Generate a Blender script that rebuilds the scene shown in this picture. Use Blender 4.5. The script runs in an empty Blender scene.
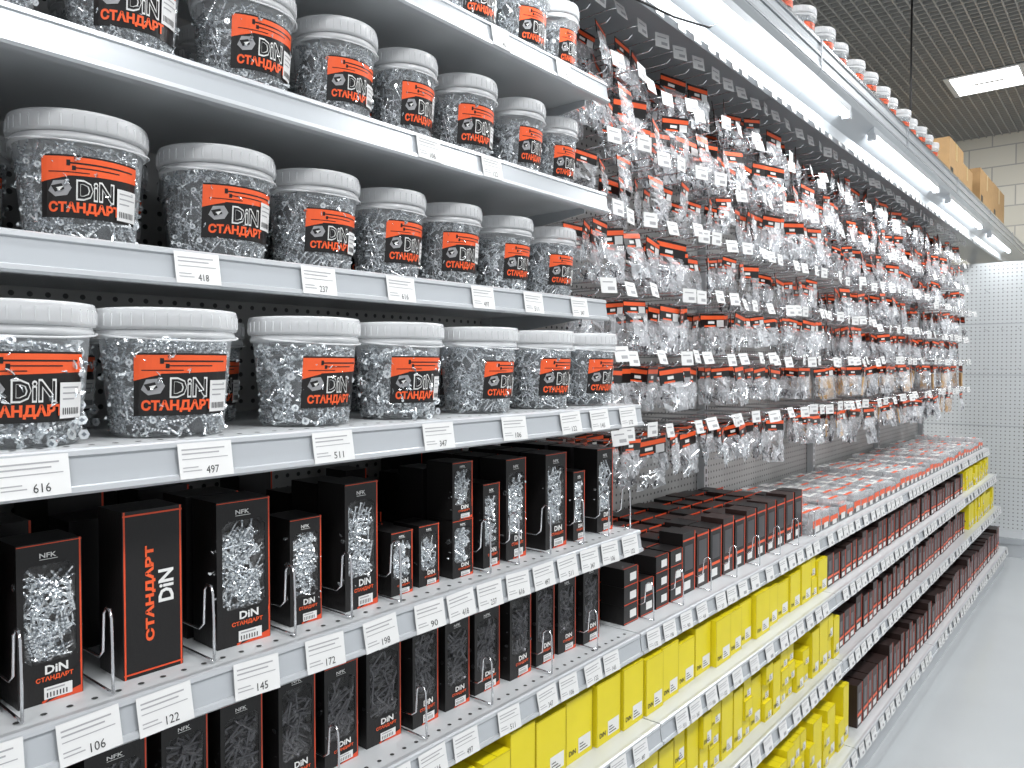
import bpy, math, random
import numpy as np
from mathutils import Matrix, Vector, Euler
random.seed(7); rnd=random.Random(11)
CZ=1.43
scene=bpy.context.scene
scene.view_settings.view_transform='Standard'

# ------------------------------------------------------------------ materials
MATS={}
def mat(name,col,rough=.5,metal=0.,bump=0.,bscale=200.,var=0.,emit=None,spec=.5,coat=0.):
    m=bpy.data.materials.new(name); m.use_nodes=True
    nt=m.node_tree; b=nt.nodes['Principled BSDF']
    b.inputs['Base Color'].default_value=(*col,1); b.inputs['Roughness'].default_value=rough
    b.inputs['Metallic'].default_value=metal
    b.inputs['Specular IOR Level'].default_value=spec
    b.inputs['Coat Weight'].default_value=coat
    tc=nt.nodes.new('ShaderNodeTexCoord')
    n=nt.nodes.new('ShaderNodeTexNoise'); n.inputs['Scale'].default_value=bscale
    nt.links.new(tc.outputs['Object'],n.inputs['Vector'])
    if var>0:
        mx=nt.nodes.new('ShaderNodeMix'); mx.data_type='RGBA'
        mx.inputs[6].default_value=(*[c*(1-var) for c in col],1); mx.inputs[7].default_value=(*[min(1,c*(1+var)) for c in col],1)
        nt.links.new(n.outputs['Fac'],mx.inputs[0]); nt.links.new(mx.outputs[2],b.inputs['Base Color'])
    if bump>0:
        bp=nt.nodes.new('ShaderNodeBump'); bp.inputs['Strength'].default_value=bump; bp.inputs['Distance'].default_value=.002
        nt.links.new(n.outputs['Fac'],bp.inputs['Height']); nt.links.new(bp.outputs['Normal'],b.inputs['Normal'])
    if emit:
        b.inputs['Emission Color'].default_value=(*emit[0],1); b.inputs['Emission Strength'].default_value=emit[1]
    MATS[name]=m; return m
def clear(name,col,base,rough,edge=.35,crinkle=0.,tint=(1,1,1),lo=.52,hi=.68):
    m=bpy.data.materials.new(name); m.use_nodes=True; nt=m.node_tree
    b=nt.nodes['Principled BSDF']; out=nt.nodes['Material Output']
    b.inputs['Base Color'].default_value=(*col,1); b.inputs['Roughness'].default_value=rough
    t=nt.nodes.new('ShaderNodeBsdfTransparent'); t.inputs[0].default_value=(*tint,1)
    mix=nt.nodes.new('ShaderNodeMixShader'); lw=nt.nodes.new('ShaderNodeLayerWeight'); lw.inputs[0].default_value=.3
    mr=nt.nodes.new('ShaderNodeMapRange'); mr.inputs[3].default_value=base; mr.inputs[4].default_value=base+edge
    nt.links.new(lw.outputs['Fresnel'],mr.inputs[0])
    last=mr.outputs[0]
    if crinkle>0:
        tc=nt.nodes.new('ShaderNodeTexCoord'); n=nt.nodes.new('ShaderNodeTexNoise'); n.inputs['Scale'].default_value=55; n.inputs['Detail'].default_value=3; n.inputs['Distortion'].default_value=1.5
        nt.links.new(tc.outputs['Object'],n.inputs['Vector'])
        r2=nt.nodes.new('ShaderNodeMapRange'); r2.inputs[1].default_value=lo; r2.inputs[2].default_value=hi; r2.inputs[4].default_value=crinkle
        nt.links.new(n.outputs['Fac'],r2.inputs[0])
        ad=nt.nodes.new('ShaderNodeMath'); ad.use_clamp=True; nt.links.new(last,ad.inputs[0]); nt.links.new(r2.outputs[0],ad.inputs[1]); last=ad.outputs[0]
        bp=nt.nodes.new('ShaderNodeBump'); bp.inputs['Strength'].default_value=.8; bp.inputs['Distance'].default_value=.004
        nt.links.new(n.outputs['Fac'],bp.inputs['Height']); nt.links.new(bp.outputs['Normal'],b.inputs['Normal'])
    nt.links.new(last,mix.inputs[0]); nt.links.new(t.outputs[0],mix.inputs[1]); nt.links.new(b.outputs[0],mix.inputs[2])
    nt.links.new(mix.outputs[0],out.inputs['Surface']); MATS[name]=m
def dots(name,col,hole,axes,pitch,rad,rough=.45):
    m=bpy.data.materials.new(name); m.use_nodes=True; nt=m.node_tree; b=nt.nodes['Principled BSDF']; b.inputs['Roughness'].default_value=rough
    tc=nt.nodes.new('ShaderNodeTexCoord'); sp=nt.nodes.new('ShaderNodeSeparateXYZ'); nt.links.new(tc.outputs['Object'],sp.inputs[0])
    def M(op,a,bv=None):
        n=nt.nodes.new('ShaderNodeMath'); n.operation=op
        for i,v in enumerate((a,bv)):
            if v is None: continue
            if isinstance(v,(int,float)): n.inputs[i].default_value=v
            else: nt.links.new(v,n.inputs[i])
        return n.outputs[0]
    q=[]
    for a in axes:
        f=M('SUBTRACT',M('FRACT',M('ADD',M('DIVIDE',sp.outputs[a],pitch),100.)),.5); q.append(M('MULTIPLY',f,f))
    d=M('SQRT',M('ADD',q[0],q[1])); k=M('LESS_THAN',d,rad/pitch)
    mx=nt.nodes.new('ShaderNodeMix'); mx.data_type='RGBA'; mx.inputs[6].default_value=(*col,1); mx.inputs[7].default_value=(*hole,1)
    nt.links.new(k,mx.inputs[0]); nt.links.new(mx.outputs[2],b.inputs['Base Color']); MATS[name]=m

mat('metal_white',(.58,.60,.62),.28,.35,var=.04,bscale=8)
mat('shelf_white',(.60,.62,.63),.36,.1,var=.05,bscale=6)
mat('strip',(.48,.505,.53),.22,.15,coat=.4)
mat('canopy_metal',(.50,.53,.555),.30,.3,var=.03,bscale=5)
mat('chrome',(.74,.75,.77),.2,1.)
mat('paper',(.76,.76,.75),.6,var=.03,bscale=60)
mat('ink',(.03,.03,.03),.6); mat('ink_grey',(.38,.38,.39),.6)
mat('label_black',(.010,.009,.009),.3); mat('orange',(.88,.115,.028),.4); mat('orange_edge',(.72,.075,.02),.45); mat('label_white',(.78,.78,.76),.4)
mat('mascot',(.32,.32,.33),.4)
mat('carton_black',(.012,.011,.011),.36,bump=.15,bscale=300,spec=.4)
mat('carton_brown',(.030,.017,.015),.38,bump=.15,bscale=300,spec=.4)
mat('carton_yellow',(.78,.65,.010),.45,var=.07,bscale=12,bump=.1); mat('carton_yellow_dark',(.46,.37,.005),.55)
mat('carton_tan',(.50,.31,.14),.7,var=.15,bscale=25); mat('tape',(.62,.45,.2),.3)
mat('zinc',(.90,.95,.99),.25,.93,var=.08,bscale=150); mat('zinc_dark',(.30,.33,.36),.3,1.); mat('zinc_core',(.10,.11,.12),.4,.6,bump=.8,bscale=400)
mat('steel_black',(.14,.14,.15),.28,.9); mat('wood',(.62,.40,.19),.6,var=.1)
mat('tube_light',(1,1,1),.4,emit=((.93,.97,1),12.))
mat('panel_light',(1,1,1),.4,emit=((.97,.98,1),6.))
mat('slat',(.36,.36,.345),.5); mat('plenum',(.03,.03,.03),.9)
mat('floor_mat',(.45,.47,.48),.22,var=.06,bscale=2.5,spec=.5,coat=.1)
mat('hole',(.04,.04,.04),.8); mat('cable',(.02,.02,.02),.5)
mat('wall_paint',(.7,.7,.68),.7,var=.03,bscale=3)
clear('pail',(.90,.93,.95),.12,.08,.45)
clear('lid',(.97,.98,.99),.38,.24,.40)
clear('lid_rim',(.97,.98,.99),.48,.24,.35)
clear('window_film',(.9,.9,.9),.04,.03,.22,crinkle=.08)
clear('poly',(.84,.86,.89),.035,.05,.32,crinkle=.36,lo=.56,hi=.64)
clear('blister',(.88,.90,.92),.28,.12,.35,crinkle=.25)
dots('pegboard',(.44,.44,.43),(.05,.05,.05),(1,2),.025,.0042)
dots('pegboard_end',(.58,.60,.61),(.2,.2,.2),(0,2),.03,.005)
m=bpy.data.materials.new('block_wall'); m.use_nodes=True; nt=m.node_tree; b=nt.nodes['Principled BSDF']; b.inputs['Roughness'].default_value=.8
tc=nt.nodes.new('ShaderNodeTexCoord'); mp=nt.nodes.new('ShaderNodeMapping'); mp.inputs['Rotation'].default_value=(math.radians(90),0,0)
br=nt.nodes.new('ShaderNodeTexBrick'); br.inputs['Scale'].default_value=1; br.inputs['Brick Width'].default_value=.4; br.inputs['Row Height'].default_value=.2; br.inputs['Mortar Size'].default_value=.006
br.inputs['Color1'].default_value=(.82,.79,.70,1); br.inputs['Color2'].default_value=(.74,.71,.62,1); br.inputs['Mortar'].default_value=(.48,.46,.43,1)
nt.links.new(tc.outputs['Object'],mp.inputs[0]); nt.links.new(mp.outputs[0],br.inputs['Vector']); nt.links.new(br.outputs['Color'],b.inputs['Base Color']); MATS['block_wall']=m

# ------------------------------------------------------------------ mesh accumulator
class Tpl:
    def __init__(s): s.V=np.zeros((0,3)); s.F=[]; s.M=[]; s.S=[]
    def add(s,V,F,M,S=False):
        V=np.asarray(V,float).reshape(-1,3); o=len(s.V); s.V=np.vstack([s.V,V])
        s.F+= [tuple(i+o for i in f) for f in F]
        s.M+= (M if isinstance(M,list) else [M]*len(F)); s.S+=[S]*len(F); return s
    def box(s,x0,x1,y0,y1,z0,z1,m):
        V=[(x,y,z) for x in (x0,x1) for y in (y0,y1) for z in (z0,z1)]
        F=[(0,1,3,2),(4,6,7,5),(0,4,5,1),(2,3,7,6),(0,2,6,4),(1,5,7,3)]
        return s.add(V,F,m)
    def put(s,t,mx,mm=None):
        R=np.array(mx.to_3x3()); T=np.array(mx.to_translation())
        M=t.M if mm is None else [mm.get(a,a) for a in t.M]
        o=len(s.V); s.V=np.vstack([s.V,t.V@R.T+T]); s.F+=[tuple(i+o for i in f) for f in t.F]; s.M+=M; s.S+=t.S
class Acc:
    def __init__(s): s.V=[]; s.n=0; s.F=[]; s.M=[]; s.S=[]
    def put(s,t,mx=None,mm=None):
        V=t.V
        if mx is not None:
            R=np.array(mx.to_3x3()); T=np.array(mx.to_translation()); V=V@R.T+T
        o=s.n; s.V.append(V); s.n+=len(V); s.F+=[tuple([i+o for i in f]) for f in t.F]
        s.M+=(t.M if mm is None else [mm.get(a,a) for a in t.M]); s.S+=t.S
    def box(s,*a):
        t=Tpl(); t.box(*a); s.put(t)
def mesh_from(a,name):
    V=a.V if isinstance(a,Tpl) else (np.vstack(a.V) if a.V else np.zeros((0,3)))
    me=bpy.data.meshes.new(name); me.from_pydata(V.tolist(),[],a.F)
    names=sorted(set(a.M)); ix={n:i for i,n in enumerate(names)}
    for n in names: me.materials.append(MATS[n])
    me.polygons.foreach_set('material_index',[ix[m] for m in a.M]); me.polygons.foreach_set('use_smooth',a.S)
    me.update(); return me
def obj(a,name,loc=(0,0,0),rot=(0,0,0),sc=(1,1,1),parent=None):
    me=a if isinstance(a,bpy.types.Mesh) else mesh_from(a,name)
    o=bpy.data.objects.new(name,me); o.location=loc; o.rotation_euler=rot; o.scale=sc
    scene.collection.objects.link(o)
    if parent: o.parent=parent
    return o
def lathe(prof,n,m,smooth=True):
    t=Tpl(); V=[]; F=[]
    for r,z in prof:
        for i in range(n):
            a=2*math.pi*i/n; V.append((r*math.cos(a),r*math.sin(a),z))
    for j in range(len(prof)-1):
        for i in range(n):
            k=(i+1)%n; F.append((j*n+i,j*n+k,(j+1)*n+k,(j+1)*n+i))
    return t.add(V,F,m,smooth)
def tube(pts,r,m,n=6,closed=False):
    t=Tpl(); P=[Vector(p) for p in pts]; V=[]; F=[]; N=len(P)
    for i,p in enumerate(P):
        d=(P[min(i+1,N-1)]-P[max(i-1,0)]).normalized()
        up=Vector((0,1,0)) if abs(d.y)<.9 else Vector((1,0,0))
        a=d.cross(up).normalized(); b_=d.cross(a)
        for k in range(n):
            an=2*math.pi*k/n; V.append(p+a*(r*math.cos(an))+b_*(r*math.sin(an)))
    for i in range(N-1):
        for k in range(n):
            l=(k+1)%n; F.append((i*n+k,i*n+l,(i+1)*n+l,(i+1)*n+k))
    F.append(tuple(range(n))[::-1]); F.append(tuple((N-1)*n+k for k in range(n)))
    return t.add([tuple(v) for v in V],F,m,True)
def screw(L,r,m='zinc',n=5,head=2.1,thread=False):
    t=Tpl(); V=[];F=[];M=[]
    rings=[(-L/2,r*head,m),(-L/2+r*.5,r*head*.95,m),(-L/2+r*1.6,r,m)]
    if thread:
        # alternating crest / root rings; thread shading painted on as dark bands
        x=-L/2+L*.28; e=L/2-r*2.2; k=0; rings.append((x,r*.92,m))
        step=max(r*1.0,(e-x)/9)
        while x<e:
            x+=step; k+=1; rings.append((x,r*(1.15 if k%2 else .78),'zinc_dark' if k%2 else m))
    else: rings.append((L/2-r*2,r*.9,m))
    for x,rr,_ in rings:
        for i in range(n):
            a=2*math.pi*i/n; V.append((x,rr*math.cos(a),rr*math.sin(a)))
    V.append((L/2,0,0)); F.append(tuple(range(n))[::-1]); M.append(m)
    N=len(rings)
    for j in range(N-1):
        for i in range(n):
            k=(i+1)%n; F.append((j*n+i,j*n+k,(j+1)*n+k,(j+1)*n+i)); M.append(rings[j+1][2])
    for i in range(n): F.append(((N-1)*n+i,(N-1)*n+(i+1)%n,N*n)); M.append(m)
    if thread:  # flat dark quad on head, drive recess shade painted as colour
        q=r*head*.45; V2=[(-L/2-.0002,q*math.cos(a*math.pi/2),q*math.sin(a*math.pi/2)) for a in range(4)]
        t.add(V,F,M); return t.add(V2,[(3,2,1,0)],'zinc_dark')
    return t.add(V,F,M)
TC={}
def text(s,h,bold=.0,ls=1.):
    key=(s,bold,ls)
    if key not in TC:
        c=bpy.data.curves.new('t','FONT'); c.body=s; c.size=1; c.offset=bold; c.resolution_u=2; c.space_character=ls; c.align_x='LEFT'
        o=bpy.data.objects.new('t',c); scene.collection.objects.link(o)
        bpy.context.view_layer.update()
        me=bpy.data.meshes.new_from_object(o.evaluated_get(bpy.context.evaluated_depsgraph_get()))
        V=np.array([v.co[:2] for v in me.vertices]).reshape(-1,2); F=[tuple(p.vertices) for p in me.polygons]
        bpy.data.objects.remove(o); bpy.data.meshes.remove(me)
        if len(V)==0: V=np.zeros((0,2))
        else:
            V=V-V.min(0); V=V/V[:,1].max()
        TC[key]=(V,F)
    V,F=TC[key]; return V*h,F
class Decal:
    """flat artwork in (u,v) mapped to 3D by f(u,v,off)"""
    def __init__(s,t,f): s.t=t; s.f=f
    def quad(s,u0,u1,v0,v1,m,off,n=1,sk=0.):
        V=[];F=[]
        for i in range(n+1):
            u=u0+(u1-u0)*i/n
            V.append(s.f(u,v0+sk*i/n,off)); V.append(s.f(u,v1,off))
        for i in range(n): F.append((2*i,2*i+2,2*i+3,2*i+1))
        s.t.add(V,F,m)
    def poly(s,pts,m,off): s.t.add([s.f(u,v,off) for u,v in pts],[tuple(range(len(pts)))],m)
    def text(s,st,u,v,h,m,off,bold=.0,w=None,rot=False):
        V,F=text(st,h,bold)
        if len(V)==0: return
        V=V.copy()
        if w: V[:,0]*=w/V[:,0].max()
        if rot: P=[s.f(u-b,v+a,off) for a,b in V]
        else: P=[s.f(u+a,v+b,off) for a,b in V]
        s.t.add(P,F,m)

BRAND='СТАНДАРТ'
# ------------------------------------------------------------------ bucket
def bucket(seed,fill,mscrew='zinc',L=.024,r=.0016,lab=(.112,.072),stick=1,n=420):
    R=random.Random(seed); T=Acc(); I=Matrix.Identity(4)
    r0,r1,h=.0605,.0715,.126
    rr=lambda z: r0+(r1-r0)*z/h
    T.put(lathe([(0.001,.001),(r0-.003,.001),(r0,.004),(rr(.06),.06),(r1,h)],44,'pail'),I)
    T.put(lathe([(r1,.115),(.0745,.116),(.0748,.1205),(.0735,.1215),(.0735,.124)],44,'lid_rim'),I)
    T.put(lathe([(.0735,.125),(.0765,.126),(.0772,.129),(.0765,.146),(.0755,.1495),(.0725,.150),(.0705,.149)],44,'lid_rim'),I)
    T.put(lathe([(.0705,.149),(.069,.1435),(.035,.143),(.034,.1445),(0.001,.1445)],44,'lid'),I)
    for i in range(40):
        a=2*math.pi*i/40
        c=Tpl(); c.box(.0762,.0778,-.0005,.0005,.129,.143,'lid'); T.put(c,Matrix.Rotation(a,4,'Z'))
    hp=[]
    for i in range(17):
        a=math.radians(-92+184*i/16); hp.append((.0775*math.cos(a),.0775*math.sin(a),.1205-.008*math.cos(a)))
    T.put(tube(hp,.0012,'lid_rim',5),I)
    T.put(lathe([(.001,.003),(r0-.015,.003),(rr(fill)-.015,fill-.010),(rr(fill)-.03,fill-.005),(.001,fill-.002)],20,'zinc_core'),I)
    sc=[screw(L*k,r,mscrew,6,2.5,True) for k in (.8,1.,1.25)]
    for i in range(n):
        a=R.uniform(-math.pi,math.pi); z=R.uniform(.006,fill)
        d=R.uniform(.003,.014); q=rr(z)-d
        tilt=R.uniform(-1.45,1.45)
        zz=min(max(z,.004+abs(math.sin(tilt))*L*.5),.112)
        mx=Matrix.Translation((q*math.cos(a),q*math.sin(a),zz))@Matrix.Rotation(a+math.pi/2,4,'Z')@Matrix.Rotation(tilt,4,'Y')@Matrix.Rotation(R.uniform(-.4,.4),4,'Z')@Matrix.Rotation(R.choice((0,math.pi)),4,'Z')
        T.put(R.choice(sc),mx)
    hd=screw(.012,r,mscrew,8,2.8,True)
    for i in range(60):
        a=R.uniform(-math.pi,math.pi); z=R.uniform(.008,fill-.01); q=rr(z)-.0082
        T.put(hd,Matrix.Translation((q*math.cos(a),q*math.sin(a),z))@Matrix.Rotation(a+math.pi+R.uniform(-.3,.3),4,'Z')@Matrix.Rotation(R.uniform(-.3,.3),4,'Y'))
    for i in range(90):
        a=R.uniform(0,6.28); q=R.uniform(0,.052)
        mx=Matrix.Translation((q*math.cos(a),q*math.sin(a),fill+R.uniform(-.003,.005)))@Euler((0,R.uniform(-.4,.4),R.uniform(0,6.28))).to_matrix().to_4x4()
        T.put(R.choice(sc),mx)
    t=Tpl(); zc=.026; w,hh=lab
    def f(u,v,off):
        z=zc+v; q=rr(z)+.0004+off; a=u/rr(z); return (q*math.cos(a),q*math.sin(a),z)
    D=Decal(t,f); W=w/2
    D.quad(-W,W,0,hh,'label_black',0,18)
    D.quad(-W,W,hh*.66,hh*.97,'orange',.0003,18,sk=hh*.05)
    D.quad(-W,-W*.5,hh*.56,hh*.70,'orange',.0003,5,sk=hh*.10)
    D.quad(-W*.45,W*.85,hh*.86,hh*.885,'label_black',.0006,10); D.quad(-W*.52,-W*.45,hh*.83,hh*.92,'label_black',.0006,1)
    D.quad(-W*.35,W*.5,hh*.79,hh*.808,'label_black',.0006,10); D.quad(-W*.42,-W*.35,hh*.76,hh*.83,'label_black',.0006,1)
    D.quad(-W*.85,-W*.1,hh*.72,hh*.735,'label_black',.0006,8)
    D.text('DiN',-W*.34,hh*.285,hh*.33,'label_white',.0012,.045,w=w*.36)
    D.text('DiN',-W*.31,hh*.315,hh*.27,'label_black',.0016,.004,w=w*.33)
    D.text(BRAND,-W*.84,hh*.055,hh*.20,'orange',.0012,.05,w=w*.68)
    D.poly([(-W*.85,hh*.42),(-W*.72,hh*.33),(-W*.50,hh*.36),(-W*.42,hh*.48),(-W*.52,hh*.6),(-W*.76,hh*.58)],'mascot',.0009)
    D.poly([(-W*.80,hh*.5),(-W*.72,hh*.40),(-W*.55,hh*.45),(-W*.6,hh*.54)],'label_black',.0013)
    D.poly([(-W*.70,hh*.47),(-W*.64,hh*.42),(-W*.56,hh*.50)],'label_white',.0016)
    if stick:
        s0=W*.44; s1=W*.96; v0=hh*.04 if stick==1 else hh*.26; v1=v0+hh*.52
        D.quad(s0,s1,v0,v1,'paper',.0018,5)
        for k,(a,b_) in enumerate(((.1,.8),(.1,.9),(.1,.6))):
            D.quad(s0+(s1-s0)*a,s0+(s1-s0)*b_,v1-(k+1)*.006,v1-(k+1)*.006+.0016,'ink_grey',.0021,3)
        for k in range(9):
            D.quad(s0+.003+k*.0025,s0+.0042+k*.0025,v0+.004,v0+.011,'ink',.0021)
    T.put(t,I)
    return mesh_from(T,'screw_bucket_mesh')
BK=[bucket(1,.108,L=.030,r=.0015),bucket(2,.116,L=.024,r=.0014,stick=2,n=480),bucket(3,.10,L=.034,r=.0024,n=280),bucket(4,.112,'zinc',L=.026,r=.0016,lab=(.105,.066)),
    bucket(5,.104,'zinc',L=.018,r=.0019,lab=(.100,.07),stick=0,n=500)]
def put_bucket(i,X,Y,z,d,rot=0.,H=.15):
    s=d/.155; obj(BK[i%5],'screw_bucket',(-X,Y,z+CZ+.0005),(0,0,math.radians(rot)),(s,s,H/.15))
bays=(-1.0,.225,1.475,2.7,3.93,5.16,6.4)
Z3,Z2,Z1,Z0,Z4,Z5,Z6,Z7,Z8=-.086,.146,.386,.630,-.361,-.591,-.776,-1.0,-1.285
for i,(X,Y,d,r) in enumerate([(.955,.130,.155,0),(.94,.300,.158,-4),(.94,.468,.166,-8),(.94,.672,.158,4),(.94,.852,.150,-4),(.94,1.045,.150,8),(.94,1.225,.148,0),(.94,1.385,.148,3)]):
    put_bucket([3,2,0,4,2,3,0,1][i],X,Y,Z3,d,r,.152)
for i,Y in enumerate((.20,.39,.60,.775,.95,1.13,1.30)): put_bucket(i+1,1.115,Y,Z3,.14,rnd.uniform(-10,10))
for i,(X,Y,d,r) in enumerate([(1.05,.07,.15,0),(1.04,.235,.15,4),(1.03,.404,.157,-8),(1.03,.589,.160,2),(1.03,.752,.15,0),(1.03,.908,.138,5),(1.03,1.058,.136,-5),(1.03,1.215,.138,2),(1.03,1.372,.136,0)]):
    put_bucket([1,4,0,1,3,0,1,4,3][i],X,Y,Z2,d,r,.150)
for i,Y in enumerate((.14,.31,.49,.66,.83,.98,1.13,1.30)): put_bucket(i,1.195,Y,Z2,.14,rnd.uniform(-10,10))
for i,(X,Y,d,r) in enumerate([(1.03,.12,.15,0),(1.03,.29,.152,0),(1.03,.458,.152,-3),(1.03,.632,.152,3),(1.03,.796,.142,-2),(1.03,.945,.128,5),(1.03,1.10,.14,-5),(1.03,1.262,.132,2),(1.04,1.403,.125,0)]):
    put_bucket([1,4,1,0,3,1,0,4,3][i],X,Y,Z1,d,r,.155)
for i,Y in enumerate((.3,.5,.68,.85,1.0,1.15,1.32)): put_bucket(i,1.2,Y,Z1,.13,rnd.uniform(-10,10))
for i,Y in enumerate((.3,.46,.63,.79,.95,1.11,1.27,1.40)): put_bucket(i+2,1.03,Y,Z0,.14 if i<7 else .115,rnd.uniform(-6,6),.16)

# ------------------------------------------------------------------ shelving
G=Acc()
prof=[(-.006,0),(.001,0),(.004,-.002),(.005,-.007),(.0025,-.0085),(.0075,-.0375),(.0115,-.0385),(.0125,-.044),(.009,-.047),(-.006,-.047)]
def lip(X,z,y0,y1):
    t=Tpl(); n=len(prof); V=[(-X+u,y,z+CZ+w) for y in (y0,y1) for u,w in prof]
    F=[];M=[]
    for i in range(n):
        k=(i+1)%n; F.append((i,n+i,n+k,k)); M.append('strip' if i==4 else 'metal_white')
    F.append(tuple(range(n))); F.append(tuple(range(n,2*n))[::-1]); M+=['metal_white']*2
    t.add(V,F,M); G.put(t)
def shelf(X,z,y0,y1,m='shelf_white',th=.028):
    G.box(-1.30,-X-.0055,y0+.002,y1-.002,z+CZ-th,z+CZ,m); lip(X,z,y0+.002,y1-.002)
    for y in (y0+.004,y1-.010):
        t=Tpl(); zz=z+CZ
        V=[(-1.3,y,zz-th),(-X-.05,y,zz-th),(-X-.05,y,zz-th-.012),(-1.28,y,zz-th-.05),(-1.3,y,zz-th-.05)]
        V+= [(a,b_+.004,c) for a,b_,c in V]
        F=[(0,1,2,3,4),(9,8,7,6,5)]+[(i,5+i,5+(i+1)%5,(i+1)%5) for i in range(5)]
        t.add(V,F,'metal_white'); G.put(t)
for a,b_ in ((bays[0],bays[1]),(bays[1],bays[2])):
    for X,z in ((.85,Z3),(.94,Z2),(.94,Z1),(.94,Z0),(.85,Z4)): shelf(X,z,a,b_)
for k in range(6):
    for X,z in ((.85,Z5),(.80,Z6),(.775,Z7),(.73,Z8)): shelf(X,z,bays[k],bays[k+1])
G.box(-1.30,-.745,bays[0],bays[-1],.0,Z8+CZ-.0475,'metal_white')
G.box(-1.325,-1.302,bays[0],bays[-1],.0,CZ+1.1,'pegboard')
for y in bays:
    G.box(-1.30,-1.27,y-.015,y+.015,.12,CZ+.96,'metal_white')
    for k in range(60):
        zz=.6+k*.03
        G.box(-1.27,-1.2695,y-.004,y+.004,zz,zz+.018,'hole')
def disc(x,y,z,r):
    t=Tpl(); t.add([(x+r*math.cos(i*math.pi/4),y+r*math.sin(i*math.pi/4),z) for i in range(8)],[tuple(range(8))],'hole'); G.put(t)
for X,z in ((.85,Z3),(.85,Z4),(.85,Z5)):
    for k in range(60):
        y=.0+k*.025
        if y<1.46: disc(-X-.022,y,z+CZ+.0006,.0035)
# canopy
CB=bays+(7.6,8.6)
cp=[(-.90,1.11),(-.868,1.10),(-.862,1.00),(-.875,.985),(-.945,.925),(-.945,.885),(-.955,.875),(-.965,.885),(-.965,.93),(-1.30,.97),(-1.30,1.11)]
for k in range(8):
    t=Tpl(); n=len(cp); y0,y1=CB[k]+.001,CB[k+1]-.001
    V=[(x,y,z+CZ) for y in (y0,y1) for x,z in cp]
    F=[(i,n+i,n+(i+1)%n,(i+1)%n) for i in range(n)]+[tuple(range(n)),tuple(range(n,2*n))[::-1]]
    t.add(V,F,'canopy_metal'); G.put(t)
    G.box(-.8625,-.8595,y0,y1,CZ+1.045,CZ+1.055,'strip'); G.box(-.8665,-.861,y0,y1,CZ+1.09,CZ+1.10,'chrome')
    G.box(-.860,-.8575,y1-.006,y1+.006,CZ+1.0,CZ+1.10,'strip')
    G.box(-.8625,-.8595,y0,y1,CZ+1.003,CZ+1.010,'strip')
G.box(-1.325,-1.27,7.35,7.40,0,CZ+.96,'metal_white'); G.box(-1.325,-1.27,8.5,8.55,0,CZ+.96,'metal_white')
shel=obj(G,'gondola_shelving')
LAMPS=((-.6,.15),(.3,1.42),(1.72,3.07),(3.45,4.70),(5.05,6.15),(6.6,7.6))
for a,b_ in LAMPS:
    t=Tpl(); t.box(-.905,-.875,a-.03,b_+.03,CZ+.958,CZ+.984,'canopy_metal')
    t.put(tube([(-.888,a,CZ+.947),(-.888,b_,CZ+.947)],.0115,'tube_light',10),Matrix.Identity(4))
    t.box(-.902,-.872,a-.028,a,CZ+.933,CZ+.96,'canopy_metal'); t.box(-.902,-.872,b_,b_+.028,CZ+.933,CZ+.96,'canopy_metal')
    obj(t,'led_tube_lamp',parent=shel)

# ------------------------------------------------------------------ price tags
P=Acc()
def tag(X,z,Y,num,w=.066,h=.040,detail=True,dz=0,rot=0.):
    t=Tpl()
    c,s_=math.cos(rot),math.sin(rot)
    def f(u,v,off):
        a=u*c-v*s_; b_=u*s_+v*c
        return (-X+.0105-(b_)*.17+off,Y+a,z+CZ-.0235+dz+b_)
    D=Decal(t,f); D.quad(-w/2,w/2,-h/2,h/2,'paper',0)
    D.quad(-w/2,w/2,-h/2,h/2,'paper',-.0006)
    L=-w/2+.004
    D.quad(L,w*.36,h*.30,h*.34,'ink_grey',.0003); D.quad(L,w*.25,h*.18,h*.22,'ink_grey',.0003)
    if detail:
        D.quad(L,w*.41,h*.04,h*.065,'ink_grey',.0003)
        D.quad(L,-w*.1,-h*.3,-h*.27,'ink_grey',.0003); D.quad(L,-w*.16,-h*.2,-h*.17,'ink_grey',.0003)
    if num: D.text(num,-w*.02,-h*.40,h*.22,'ink',.0004,0.,w=w*.24)
    else: D.quad(-w*.02,w*.3,-h*.36,-h*.16,'ink_grey',.0003)
    P.put(t)
nums=['616','497','511','347','106','122','145','172','198','90','418','237']
ni=-2
def N():
    global ni; ni+=1; return nums[ni%len(nums)]
for y in (.12,.283,.463,.645,.845,1.03,1.20,1.30,1.41): tag(.85,Z3,y,N(),rot=rnd.uniform(-.03,.03))
ni=9
for y in (.504,.69,.85,1.05,1.2,1.36): tag(.94,Z2,y,N(),w=.06,rot=rnd.uniform(-.02,.02))
for y in (.914,1.075): tag(.94,Z1,y,N(),w=.055,rot=rnd.uniform(-.02,.02))
for y in (1.1,1.3): tag(.94,Z0,y,N(),w=.05)
ni=2
for y in (.24,.332,.412,.527,.63,.727,.825,.895,.965,1.04,1.115,1.19,1.265,1.34,1.42): tag(.85,Z4,y,N(),w=.062,h=.042,rot=rnd.uniform(-.04,.04))
for X,z in ((.85,Z5),(.80,Z6),(.775,Z7),(.73,Z8)):
    y=.25
    while y<6.36:
        if all(abs(y-b_)>.03 for b_ in bays): tag(X,z,y,None if y>2 else N(),w=.058,detail=y<2,rot=rnd.uniform(-.03,.03))
        y+=rnd.choice((.068,.075,.085,.11))
y=1.55
while y<6.35:
    tag(.957,.915,y,None,w=.04,h=.034,detail=False,dz=-.004); y+=rnd.choice((.07,.09,.12))
obj(P,'shelf_price_tags',parent=shel)

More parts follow.
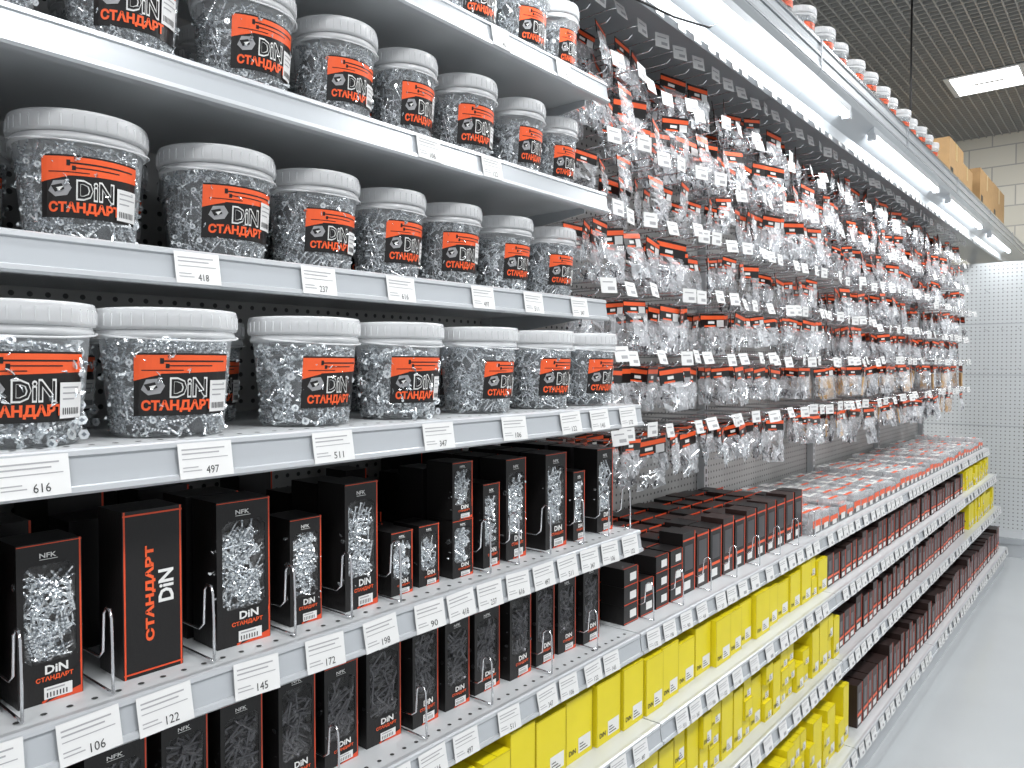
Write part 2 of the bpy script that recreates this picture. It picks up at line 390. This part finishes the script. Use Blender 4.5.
# ------------------------------------------------------------------ cartons with window
def carton(w,h,d,seed,ms='zinc',kind='window',nscrew=70,rs=.0016,Ls=.03):
    R=random.Random(seed); t=Tpl()
    if kind=='window':
        a0,a1=w*.10,w*.90; b0,b1=h*.25,h*.86; k=min(w,h)*.1; dp=.014
        t.box(-d,-dp,0,w,0,h,'carton_black')
        hole=[(a0+k,b0),(a1-k,b0),(a1,b0+k),(a1,b1-k),(a1-k,b1),(a0+k,b1),(a0,b1-k),(a0,b0+k)]
        outr=[(a0+k,0),(a1-k,0),(w,b0+k),(w,b1-k),(a1-k,h),(a0+k,h),(0,b1-k),(0,b0+k)]
        V=[(0,u,v) for u,v in hole]+[(0,u,v) for u,v in outr]+[(-dp,u,v) for u,v in hole]+[(0,0,0),(0,w,0),(0,w,h),(0,0,h)]
        F=[(i,8+i,8+(i+1)%8,(i+1)%8) for i in range(8)]+[(i,(i+1)%8,16+(i+1)%8,16+i) for i in range(8)]
        F+=[(9,25,10),(11,26,12),(13,27,14),(15,24,8)]
        t.add(V,F,'carton_black')
        t.box(-dp,-.0001,0,.0008,0,h,'carton_black'); t.box(-dp,-.0001,w-.0008,w,0,h,'carton_black')
        t.box(-dp,-.0001,0,w,0,.0008,'carton_black'); t.box(-dp,-.0001,0,w,h-.0008,h,'carton_black')
        sc=[screw(min(Ls,w*.6)*q,rs,ms,6,2.4,ms=='zinc') for q in (.8,1.,1.2)]
        hl=min(Ls,w*.6)*.6
        top=b0+(b1-b0)*R.uniform(.85,1.)
        for i in range(nscrew):
            an=R.uniform(-1.5,1.5)
            u=R.uniform(a0+hl*.5*abs(math.cos(an)),a1-hl*.5*abs(math.cos(an))); v=R.uniform(b0-.004,top-.006)
            if v+hl*abs(math.sin(an))>b1+.008: v=b1-hl
            mx=Matrix.Translation((R.uniform(-.0115,-.004),u,v))@Matrix.Rotation(math.pi/2,4,'Z')@Matrix.Rotation(an,4,'Y')@Matrix.Rotation(R.uniform(-.15,.15),4,'Z')@Matrix.Rotation(R.choice((0,math.pi)),4,'Z')
            t.put(sc[i%3],mx)
        t.add([(-.0012,u,v) for u,v in hole],[tuple(range(8))],'window_film')
    else:
        t.box(-d,0,0,w,0,h,'carton_black')
    D=Decal(t,lambda u,v,o:(.0003+o,u,v))
    if kind=='window':
        D.quad(w-.0026,w-.0008,0,h,'orange_edge',0); D.quad(0,w,h-.0022,h-.0012,'orange_edge',.0002)
        D.poly([(w*.35,0),(w*.35,h*.012),(w*.9,h*.06),(w*.965,h*.24),(w-.001,h*.24),(w-.001,0)],'orange_edge',.0002)
        D.poly([(w*.40,0.0),(w*.96,h*.05),(w*.955,h*.2),(w*.5,h*.04)],'carton_black',.0004)
        D.text('DiN',w*.40,h*.175,h*.055 if h>.12 else h*.07,'label_white',.0006,.03,w=w*.36)
        D.text(BRAND,w*.26,h*.128,h*.035,'orange',.0006,.03,w=w*.58)
        D.text('NFK',w*.34,h*.905,h*.03,'label_white',.0006,.02,w=w*.26)
        D.quad(w*.34,w*.62,h*.893,h*.897,'label_white',.0006)
        D.quad(w*.38,w*.82,h*.02,h*.095,'paper',.0008)
        for q in range(7): D.quad(w*(.42+q*.05),w*(.44+q*.05),h*.03,h*.06,'ink',.001)
        D.quad(w*.42,w*.7,h*.074,h*.084,'ink_grey',.001)
    elif kind=='side':
        D.quad(.001,.003,0,h,'orange_edge',0); D.quad(w-.003,w-.001,0,h,'orange_edge',0)
        D.quad(0,w,h-.006,h-.004,'orange_edge',.0002); D.quad(0,w,.004,.006,'orange_edge',.0002)
        D.text('DiN',w*.84,h*.42,w*.26,'label_white',.0005,.03,w=h*.20,rot=True)
        D.text(BRAND,w*.53,h*.2,w*.17,'orange',.0005,.05,w=h*.58,rot=True)
    return t
def stack(w,h,d,m='carton_black',edge='orange_edge',ew=.003):
    t=Tpl(); t.box(-d,0,0,w,0,h,m)
    D=Decal(t,lambda u,v,o:(.0004+o,u,v))
    D.quad(w-ew,w-.0004,0,h,edge,0); 
    return t
row4=[(.105,.062,.17),(.19,.065,.18),(.286,.064,.172),(.39,.07,.193,'side'),(.507,.075,.187),(.617,.052,.148),(.705,.063,.187),(.797,.045,.10),(.86,.045,.10),(.93,.05,.098),(1.012,.045,.15),(1.08,.06,.187),(1.19,.07,.187),(1.29,.042,.142),(1.385,.06,.18)]
BACK=Acc(); W_=Acc()
def divider(X,y,z,h=.085,L=.30):
    zz=z+CZ+.0035
    pts=[(-X-.01,y,zz),(-X-.0105,y,zz+h*.5),(-X-.012,y,zz+h*.9),(-X-.016,y,zz+h),(-X-.024,y,zz+h*1.01),(-X-.031,y,zz+h*.93),(-X-.034,y,zz+h*.45),(-X-.044,y,zz+h*.36),(-X-L,y,zz+h*.36),(-X-L,y,zz)]
    W_.put(tube(pts,.0017,'chrome',6))
    pts=[(-X-.01,y,zz),(-X-.035,y,zz),(-X-L,y,zz)]; W_.put(tube(pts,.0017,'chrome',6))
for i,b in enumerate(row4):
    Y,w,h=b[:3]; kind=b[3] if len(b)>3 else 'window'
    d=.062; X=.893+.004*(i%3)
    t=carton(w,h,d,i+10,'zinc' ,kind,nscrew=int(78*(w*h)/.011)+16,rs=.0021 if i%2 else .0016,Ls=.046 if i%3 else .034)
    obj(t,'screw_carton',(-X,Y,Z4+CZ+.0003),(0,0,rnd.uniform(-.03,.03)))
    if i==9: obj(carton(w,h,d,77,'zinc',kind,60,.0014),'screw_carton',(-X,Y,Z4+CZ+h+.0008))
    for k in range(1,5):
        dd=X+k*.071
        if dd+.062<1.262 and rnd.random()<.85: 
            BACK.put(stack(w,(h if i!=9 else h*1.9)*rnd.choice((1,1,.97,.85)),.062),Matrix.Translation((-dd,Y+rnd.uniform(-.003,.003),Z4+CZ+.0003)))
for y in (.277,.365,.483,.598,.692,.785,.992,1.07,1.165,1.277,1.37,1.457): divider(.852,y,Z4,.09)
y=.10; i=0
while y<1.40:
    w=rnd.choice((.062,.07,.066,.06)); h=rnd.choice((.155,.165,.172,.15)); X=.905+.004*(i%3)
    t=carton(w,h,.062,i+60,'steel_black','window',nscrew=60,rs=.0017,Ls=.042)
    obj(t,'screw_carton',(-X,y,Z5+CZ+.0003),(0,0,rnd.uniform(-.03,.03)))
    for k in range(1,4): BACK.put(stack(w,h,.062),Matrix.Translation((-X-k*.071,y,Z5+CZ+.0003)))
    if i%2==0: divider(.852,y+w+.008,Z5,.08)
    y+=w+.019; i+=1
# shelf 5 bay 2
y=1.495; i=0
while y<2.62:
    w=.070 if i>3 else .062; h=.155 if i>3 else .05
    if i>3:
        for k in range(5):
            t=stack(w,h*(.9 if k else 1)*rnd.uniform(.93,1.05),.068,'carton_brown' if i%2 else 'carton_black',ew=.0045); D=Decal(t,lambda u,v,o:(.0006+o,u,v))
            D.quad(w*.1,w*.6,.010,.032,'label_white',0); D.quad(0,w,h*.88,h*.91,'orange_edge',0); D.quad(w*.15,w*.8,h*.38,h*.8,'steel_black',0); D.quad(w*.1,w*.85,h*.27,h*.32,'orange',0)
            BACK.put(t,Matrix.Translation((-(.905+k*.072),y,Z5+CZ+.0003)))
    else:
        for l in range(3 if i!=1 else 2):
            for k in range(5):
                t=stack(w,.042,.062); D=Decal(t,lambda u,v,o:(.0006+o,u,v)); D.quad(0,w,.002,.004,'orange_edge',0); D.quad(w*.4,w*.85,.012,.03,'label_white',0)
                D3=Decal(t,lambda u,v,o:(-u,v,.0424+o)); D3.quad(.002,.004,0,w,'orange_edge',0)
                BACK.put(t,Matrix.Translation((-(.90+k*.066),y,Z5+CZ+.0003+l*.0426)))
    if i%2==0: divider(.852,y+w+.006,Z5,.085)
    y+=w+.012; i+=1
BL=Acc(); y=2.70
while y<6.33:
    w=rnd.uniform(.075,.10); h=rnd.uniform(.05,.085)
    for k in range(5):
        t=Tpl(); t.box(-.075,0,0,w,0,h,'blister'); t.box(-.06,-.012,.012,w-.012,.003,h*.6,rnd.choice(('zinc_core','zinc','label_black')))
        D=Decal(t,lambda u,v,o:(.0004+o,u,v)); D.quad(.004,w-.004,h*.32,h*.66,'orange',0); D.quad(w*.3,w*.8,h*.1,h*.38,'label_white',.0004); D.quad(.004,w-.004,.004,h*.30,'label_black',0)
        D3=Decal(t,lambda u,v,o:(-u,v,h+.0004+o)); D3.quad(.028,.042,0,w,'orange' if rnd.random()<.65 else 'label_white',0); D3.quad(.043,.07,.01,w*.5,'label_white',0)
        BL.put(t,Matrix.Translation((-(.875+k*.08),y,Z5+CZ+.0003)))
    y+=w+.006
obj(BL,'blister_packs')
def black_run(X,z,y0,y1,hm,w0=.05,w1=.075):
    y=y0
    while y<y1-.05:
        w=rnd.uniform(w0,w1); h=hm*rnd.uniform(.78,1.0)
        for k in range(4):
            t=stack(w,h*(1 if k==0 else rnd.uniform(.85,1.)),.08,'carton_brown',ew=.006); D=Decal(t,lambda u,v,o:(.0006+o,u,v))
            D.quad(w*.15,w*.75,h*.06,h*.2,'label_white',0); D.quad(w*.2,w*.65,h*.4,h*.8,'steel_black',0); D.quad(w*.05,w*.95,h*.26,h*.33,'orange',0)
            BACK.put(t,Matrix.Translation((-(X+k*.086+rnd.uniform(0,.006)),y,z+CZ+.0003)))
        y+=w+rnd.choice((.004,.008,.02))
black_run(.835,Z6,2.75,5.35,.125); black_run(.81,Z7,2.80,5.3,.145); black_run(.76,Z8,2.85,6.35,.17)
obj(BACK,'black_carton_stock')
# ------------------------------------------------------------------ yellow cartons
YB=Acc()
def ybox(w,h,d):
    t=Tpl(); t.box(-d,0,0,w,0,h,'carton_yellow'); D=Decal(t,lambda u,v,o:(.0004+o,u,v))
    D.quad(w*.45,w*.92,h*.08,h*.08+min(.03,h*.35),'label_white',0)
    vv=h*.08
    for q in range(3): D.quad(w*.5,w*(.8-.08*q),vv+.004+q*.006,vv+.006+q*.006,'ink',.0003)
    D.text('DiN',w*.10,h*.12,min(.010,h*.12),'ink',.0003,.02); 
    D.quad(0,w,h-.0016,h-.0008,'carton_yellow_dark',0); D.quad(w-.0014,w-.0004,0,h,'carton_yellow_dark',0); D.quad(0.0004,.0014,0,h,'carton_yellow_dark',0)
    D3=Decal(t,lambda u,v,o:(-u,v,h+.0003+o)); D3.quad(0,d,w*.49,w*.51,'carton_yellow_dark',0)
    D2=Decal(t,lambda u,v,o:(-u,-.0003-o,v)); D2.quad(d*.2,d*.6,h*.3,h*.36,'ink',0)
    return t
def yrun(X,z,y0,y1,hm,tall=.6,wt=(.055,.085)):
    y=y0
    while y<y1-.06:
        if rnd.random()<tall:
            w=rnd.uniform(*wt); h=hm*rnd.uniform(.8,1)
            for k in range(4): YB.put(ybox(w,h,.085),Matrix.Translation((-(X+rnd.uniform(0,.015)+k*.102),y,z+CZ+.0003)))
        else:
            w=rnd.uniform(.045,.065); h=hm/rnd.choice((2,3))*.96
            for k in range(4):
                for l in range(max(1,int(hm/h)-rnd.choice((0,0,1)))):
                    YB.put(ybox(w,h-.0008,.085),Matrix.Translation((-(X+rnd.uniform(0,.015)+k*.102),y+rnd.uniform(-.001,.001),z+CZ+.0003+l*h)))
        y+=w+rnd.uniform(.003,.01)
yrun(.835,Z6,.15,2.72,.134,.85,(.07,.105)); yrun(.80,Z7,.3,2.76,.165,.35); yrun(.76,Z8,.6,2.82,.20,.4)
yrun(.83,Z6,5.38,6.36,.125,.7); yrun(.80,Z7,5.34,6.36,.16,.5)
obj(YB,'yellow_carton_stock')

# ------------------------------------------------------------------ hooks + hanging packets
def packet(seed,ms):
    R=random.Random(seed); t=Tpl(); w=.092; hh=.044; L=R.uniform(.07,.11)
    t.box(-.0012,.0012,-w/2,w/2,-hh,0,'label_black')
    D=Decal(t,lambda u,v,o:(.0014+o,u,v)); D.quad(-w/2,w/2,-hh*.40,-hh*.14,'orange',0,1)
    D.quad(-w*.20,w*.06,-hh*.70,-hh*.52,'label_white',.0003); D.quad(-w*.36,w*.1,-hh*.92,-hh*.80,'orange',.0003)
    if seed%3==0: D.quad(w*.16,w*.45,-hh*.92,-hh*.45,'paper',.0004)
    D=Decal(t,lambda u,v,o:(-.0014-o,u,v)); D.quad(-w/2,w/2,-hh*.8,-hh*.5,'orange',0)
    nx,nz=4,5; V=[];F=[]
    for j in range(nz+1):
        for i in range(nx+1):
            e=math.sin(math.pi*i/nx)*math.sin(math.pi*min(1,j/nz*.9+.05))
            V.append((.003+e*.012+R.uniform(-.004,.004),-w/2+w*i/nx+R.uniform(-.003,.003),-hh*.9-(L)*j/nz))
    for j in range(nz):
        for i in range(nx): a=j*(nx+1)+i; F.append((a,a+1,a+nx+2,a+nx+1))
    t.add(V,F,'poly')
    if ms=='wood':
        for i in range(9): t.box(-.003,.003,-w*.36+i*.0075,-w*.36+i*.0075+.006,-hh-L+.008+R.uniform(0,.01),-hh-.004,'wood')
        return t
    sl=R.choice((.022,.03,.042)); s=screw(sl,.0018,ms,4,2.4); s2=screw(sl,.0018,'steel_black',4,2.4)
    for i in range(20 if sl<.03 else 14):
        an=R.uniform(-1.5,1.5)
        zz=min(-hh-sl*.5,-hh-L+.008+sl*.3+abs(R.gauss(0,.022)))
        t.put(s2 if i%4==0 else s,Matrix.Translation((R.uniform(-.001,.008),R.uniform(-w*.34,w*.34),zz))@Matrix.Rotation(math.pi/2,4,'Z')@Matrix.Rotation(an,4,'Y')@Matrix.Rotation(R.uniform(-.3,.3),4,'Z')@Matrix.Rotation(R.choice((0,math.pi)),4,'Z'))
    return t
PK=[packet(i,('zinc','zinc','steel_black','zinc','zinc','steel_black','wood','zinc','zinc','zinc')[i]) for i in range(10)]
H=Acc(); K=Acc()
rows=[-.19,-.01,.17,.345,.515,.685,.845]
boff=[[rnd.uniform(-.02,.02) if 0<r<6 else 0 for r in range(7)] for k in range(4)]; boff[0]=[0,.01,0,0,0,0,0]
for ri,z in enumerate(rows):
    y=1.545
    while y<6.36:
        if all(abs(y-b_)>.018 for b_ in bays):
            bk=min(3,max(0,sum(y>b_ for b_ in bays[2:])-1))
            zz=z+CZ+rnd.uniform(-.006,.006)+boff[bk][ri]; tip=.985+rnd.uniform(-.02,.03)
            if ri==6: tip=1.03
            K.put(tube([(-1.301,y,zz),(-tip-.01,y,zz),(-tip,y,zz+.008),(-tip,y,zz+.012)],.0022,'chrome',4))
            K.put(tube([(-1.301,y+.006,zz+.03),(-tip-.02,y+.006,zz+.032),(-tip+.022,y+.006,zz+.03)],.0016,'chrome',4))
            t=Tpl(); an=rnd.uniform(-.35,.05)
            t.box(0,.0012,-.025,.025,-.020,.017,'paper'); D=Decal(t,lambda u,v,o:(.0014+o,u,v)); D.quad(-.018,.014,.005,.008,'ink_grey',0); D.quad(-.004,.018,-.013,-.005,'ink_grey',0)
            K.put(t,Matrix.Translation((-tip+.026,y+.006,zz+.022))@Matrix.Rotation(an,4,'Y')@Matrix.Rotation(rnd.uniform(-.35,.2),4,'Z'))
            if rnd.random()<.97:
                n=rnd.choice((2,3,4,4,5)); vi=rnd.choice((0,1,2,3,4,5,7,8,9))
                if ri<=1 and y>3.4 and rnd.random()<.45: vi=6
                x=tip+.02+rnd.choice((0,.01,.03,.08)); s=rnd.choice((.75,.85,.95,1.,1.05,1.12))
                for k in range(n):
                    if x>1.27: break
                    K_=Matrix.Translation((-x,y,zz-.003))@Matrix.Rotation(rnd.uniform(-.45,.45),4,'Z')@Matrix.Rotation(rnd.uniform(-.18,.14),4,'Y')@Matrix.Rotation(rnd.uniform(-.14,.14),4,'X')@Matrix.Scale(s,4)
                    H.put(PK[vi],K_); x+=rnd.uniform(.03,.065)
        y+=rnd.choice((.09,.10,.105,.115,.125))
obj(H,'hanging_fastener_packets'); obj(K,'display_hooks',parent=shel)
obj(W_,'shelf_wire_dividers',parent=shel)

# ------------------------------------------------------------------ on top of the canopy
y=1.7; i=0
while y<5.05:
    put_bucket(i,.975+rnd.uniform(0,.015),y,1.11,.135,rnd.uniform(-30,5),.15); y+=rnd.choice((.16,.18,.22)); i+=1
for (x,y,z,w,d,h) in ((-1.09,5.25,1.11,.34,.46,.26),(-1.12,5.78,1.11,.36,.40,.22),(-1.09,6.30,1.11,.36,.62,.28),(-1.10,6.98,1.11,.36,.60,.30)):
    t=Tpl(); t.box(-w/2,w/2,0,d,0,h,'carton_tan')
    t.box(w/2-.02,w/2+.0008,d/2-.025,d/2+.025,h*.6,h+.0008,'tape'); t.box(-w/2,w/2,d/2-.025,d/2+.025,h,h+.0008,'tape')
    t.box(-.08,.04,-.0008,0,h*.3,h*.6,'paper'); t.box(w/2,w/2+.0008,.04,.12,h*.15,h*.35,'ink')
    obj(t,'cardboard_box',(x,y,z+CZ+.0003))
# ------------------------------------------------------------------ end display
E=Tpl(); ey=7.05
E.box(-1.6,.9,ey,ey+.03,.10,CZ+.80,'pegboard_end')
for zz in (.55,.95,1.35,1.75): E.box(-1.6,.9,ey-.002,ey,zz,zz+.006,'strip')
for x in (-1.55,-.33,.87): E.box(x-.015,x+.015,ey-.03,ey-.001,0,CZ+.82,'metal_white')
E.box(-1.6,.9,ey-.30,ey+.03,0,.14,'metal_white'); E.box(-1.6,.9,ey-.31,ey-.30,.10,.145,'strip')
for r in range(5):
    for k in range(22):
        E.put(tube([(-1.5+k*.11,ey,.8+r*.3),(-1.5+k*.11,ey-.16,.8+r*.3),(-1.5+k*.11,ey-.165,.81+r*.3)],.0022,'chrome',4),Matrix.Identity(4))
obj(E,'end_cap_pegboard_rack')
# ------------------------------------------------------------------ room
CEIL=CZ+2.27
t=Tpl(); t.box(-6,3.2,-3,9.0,-.05,0,'floor_mat'); obj(t,'floor')
t=Tpl(); t.box(-6,3.2,9.0,9.1,0,CEIL+.4,'block_wall'); obj(t,'wall_back')
t=Tpl(); t.box(-6.1,-6,-3,9.1,0,CEIL+.4,'wall_paint'); obj(t,'wall_left')
c=Acc(); s=.066
x=-6+s
while x<3.2: c.box(x-.004,x+.004,-3,8.99,CEIL,CEIL+.03,'slat'); x+=s
y=-3+s
while y<8.98: c.box(-5.99,3.2,y-.004,y+.004,CEIL+.0005,CEIL+.0295,'slat'); y+=s
c.box(-6,3.2,-3,9,CEIL+.35,CEIL+.40,'plenum'); obj(c,'ceiling')
def panel(x,y,w,d,name='ceiling_light_panel'):
    t=Tpl(); t.box(-w/2,w/2,-d/2,d/2,0,.008,'canopy_metal'); t.box(-w/2+.04,w/2-.04,-d/2+.04,d/2-.04,-.003,0,'panel_light')
    t.box(-w/2+.16,w/2-.16,-.02,.02,-.006,-.003,'canopy_metal')
    obj(t,name,(x,y,CEIL-.0085))
panel(-1.0,7.2,.54,.54)
RP=[(.75,-1.6),(.75,.9),(.75,3.4),(.75,5.9)]; LP=[(-2.3,-1.),(-2.3,1.4),(-2.3,3.8)]  # unseen panels added for light: shelf fronts first, then tubs on the canopy
for x,y in RP+LP: panel(x,y,.6,1.2)  # added panels share the name of the one real far panel
def area(n,loc,sx,sy,e,col=(1,.985,.96),rot=(0,0,0)):
    l=bpy.data.lights.new(n,'AREA'); l.shape='RECTANGLE'; l.size=sx; l.size_y=sy; l.energy=e; l.color=col
    o=bpy.data.objects.new(n,l); o.location=loc; o.rotation_euler=rot; scene.collection.objects.link(o)
for i,(x,y) in enumerate(RP): area('ceiling_lamp_%d'%i,(x,y,CEIL-.02),.55,1.15,54,(.98,.99,1))  # added light out of view, brightens shelf fronts from the aisle side
for i,(x,y) in enumerate(LP): area('ceiling_lamp_left_%d'%i,(x,y,CEIL-.02),.55,1.15,60,(1,.99,.98))  # added light out of view, brightens the tubs on the canopy
area('ceiling_lamp_far',(-1,7.2,CEIL-.02),.5,.5,25)
for i,(a,b_) in enumerate(LAMPS):
    area('led_%d'%i,(-.885,(a+b_)/2,CZ+.93),.02,b_-a,4,(.94,.98,1),(0,math.radians(-18),0))
obj(tube([(-.95,1.6,CZ+.87),(-.90,1.72,CZ+.85),(-.87,1.85,CZ+.86),(-.88,1.98,CZ+.93)],.003,'cable',6),'power_cable',parent=shel)
obj(tube([(-1.12,5.18,CZ+1.111),(-1.12,5.18,CEIL)],.006,'cable',6),'suspension_cable')

w=bpy.data.worlds.new('World'); scene.world=w; w.use_nodes=True
bg=w.node_tree.nodes['Background']; bg.inputs[0].default_value=(.93,.96,1,1); bg.inputs[1].default_value=.62

cam=bpy.data.cameras.new('Camera'); cam.sensor_width=36; cam.lens=769/1024*36; cam.clip_start=.02
co=bpy.data.objects.new('Camera',cam); co.location=(0,0,CZ); co.rotation_euler=(math.radians(90-1.415),0,math.radians(39.4))
scene.collection.objects.link(co); scene.camera=co
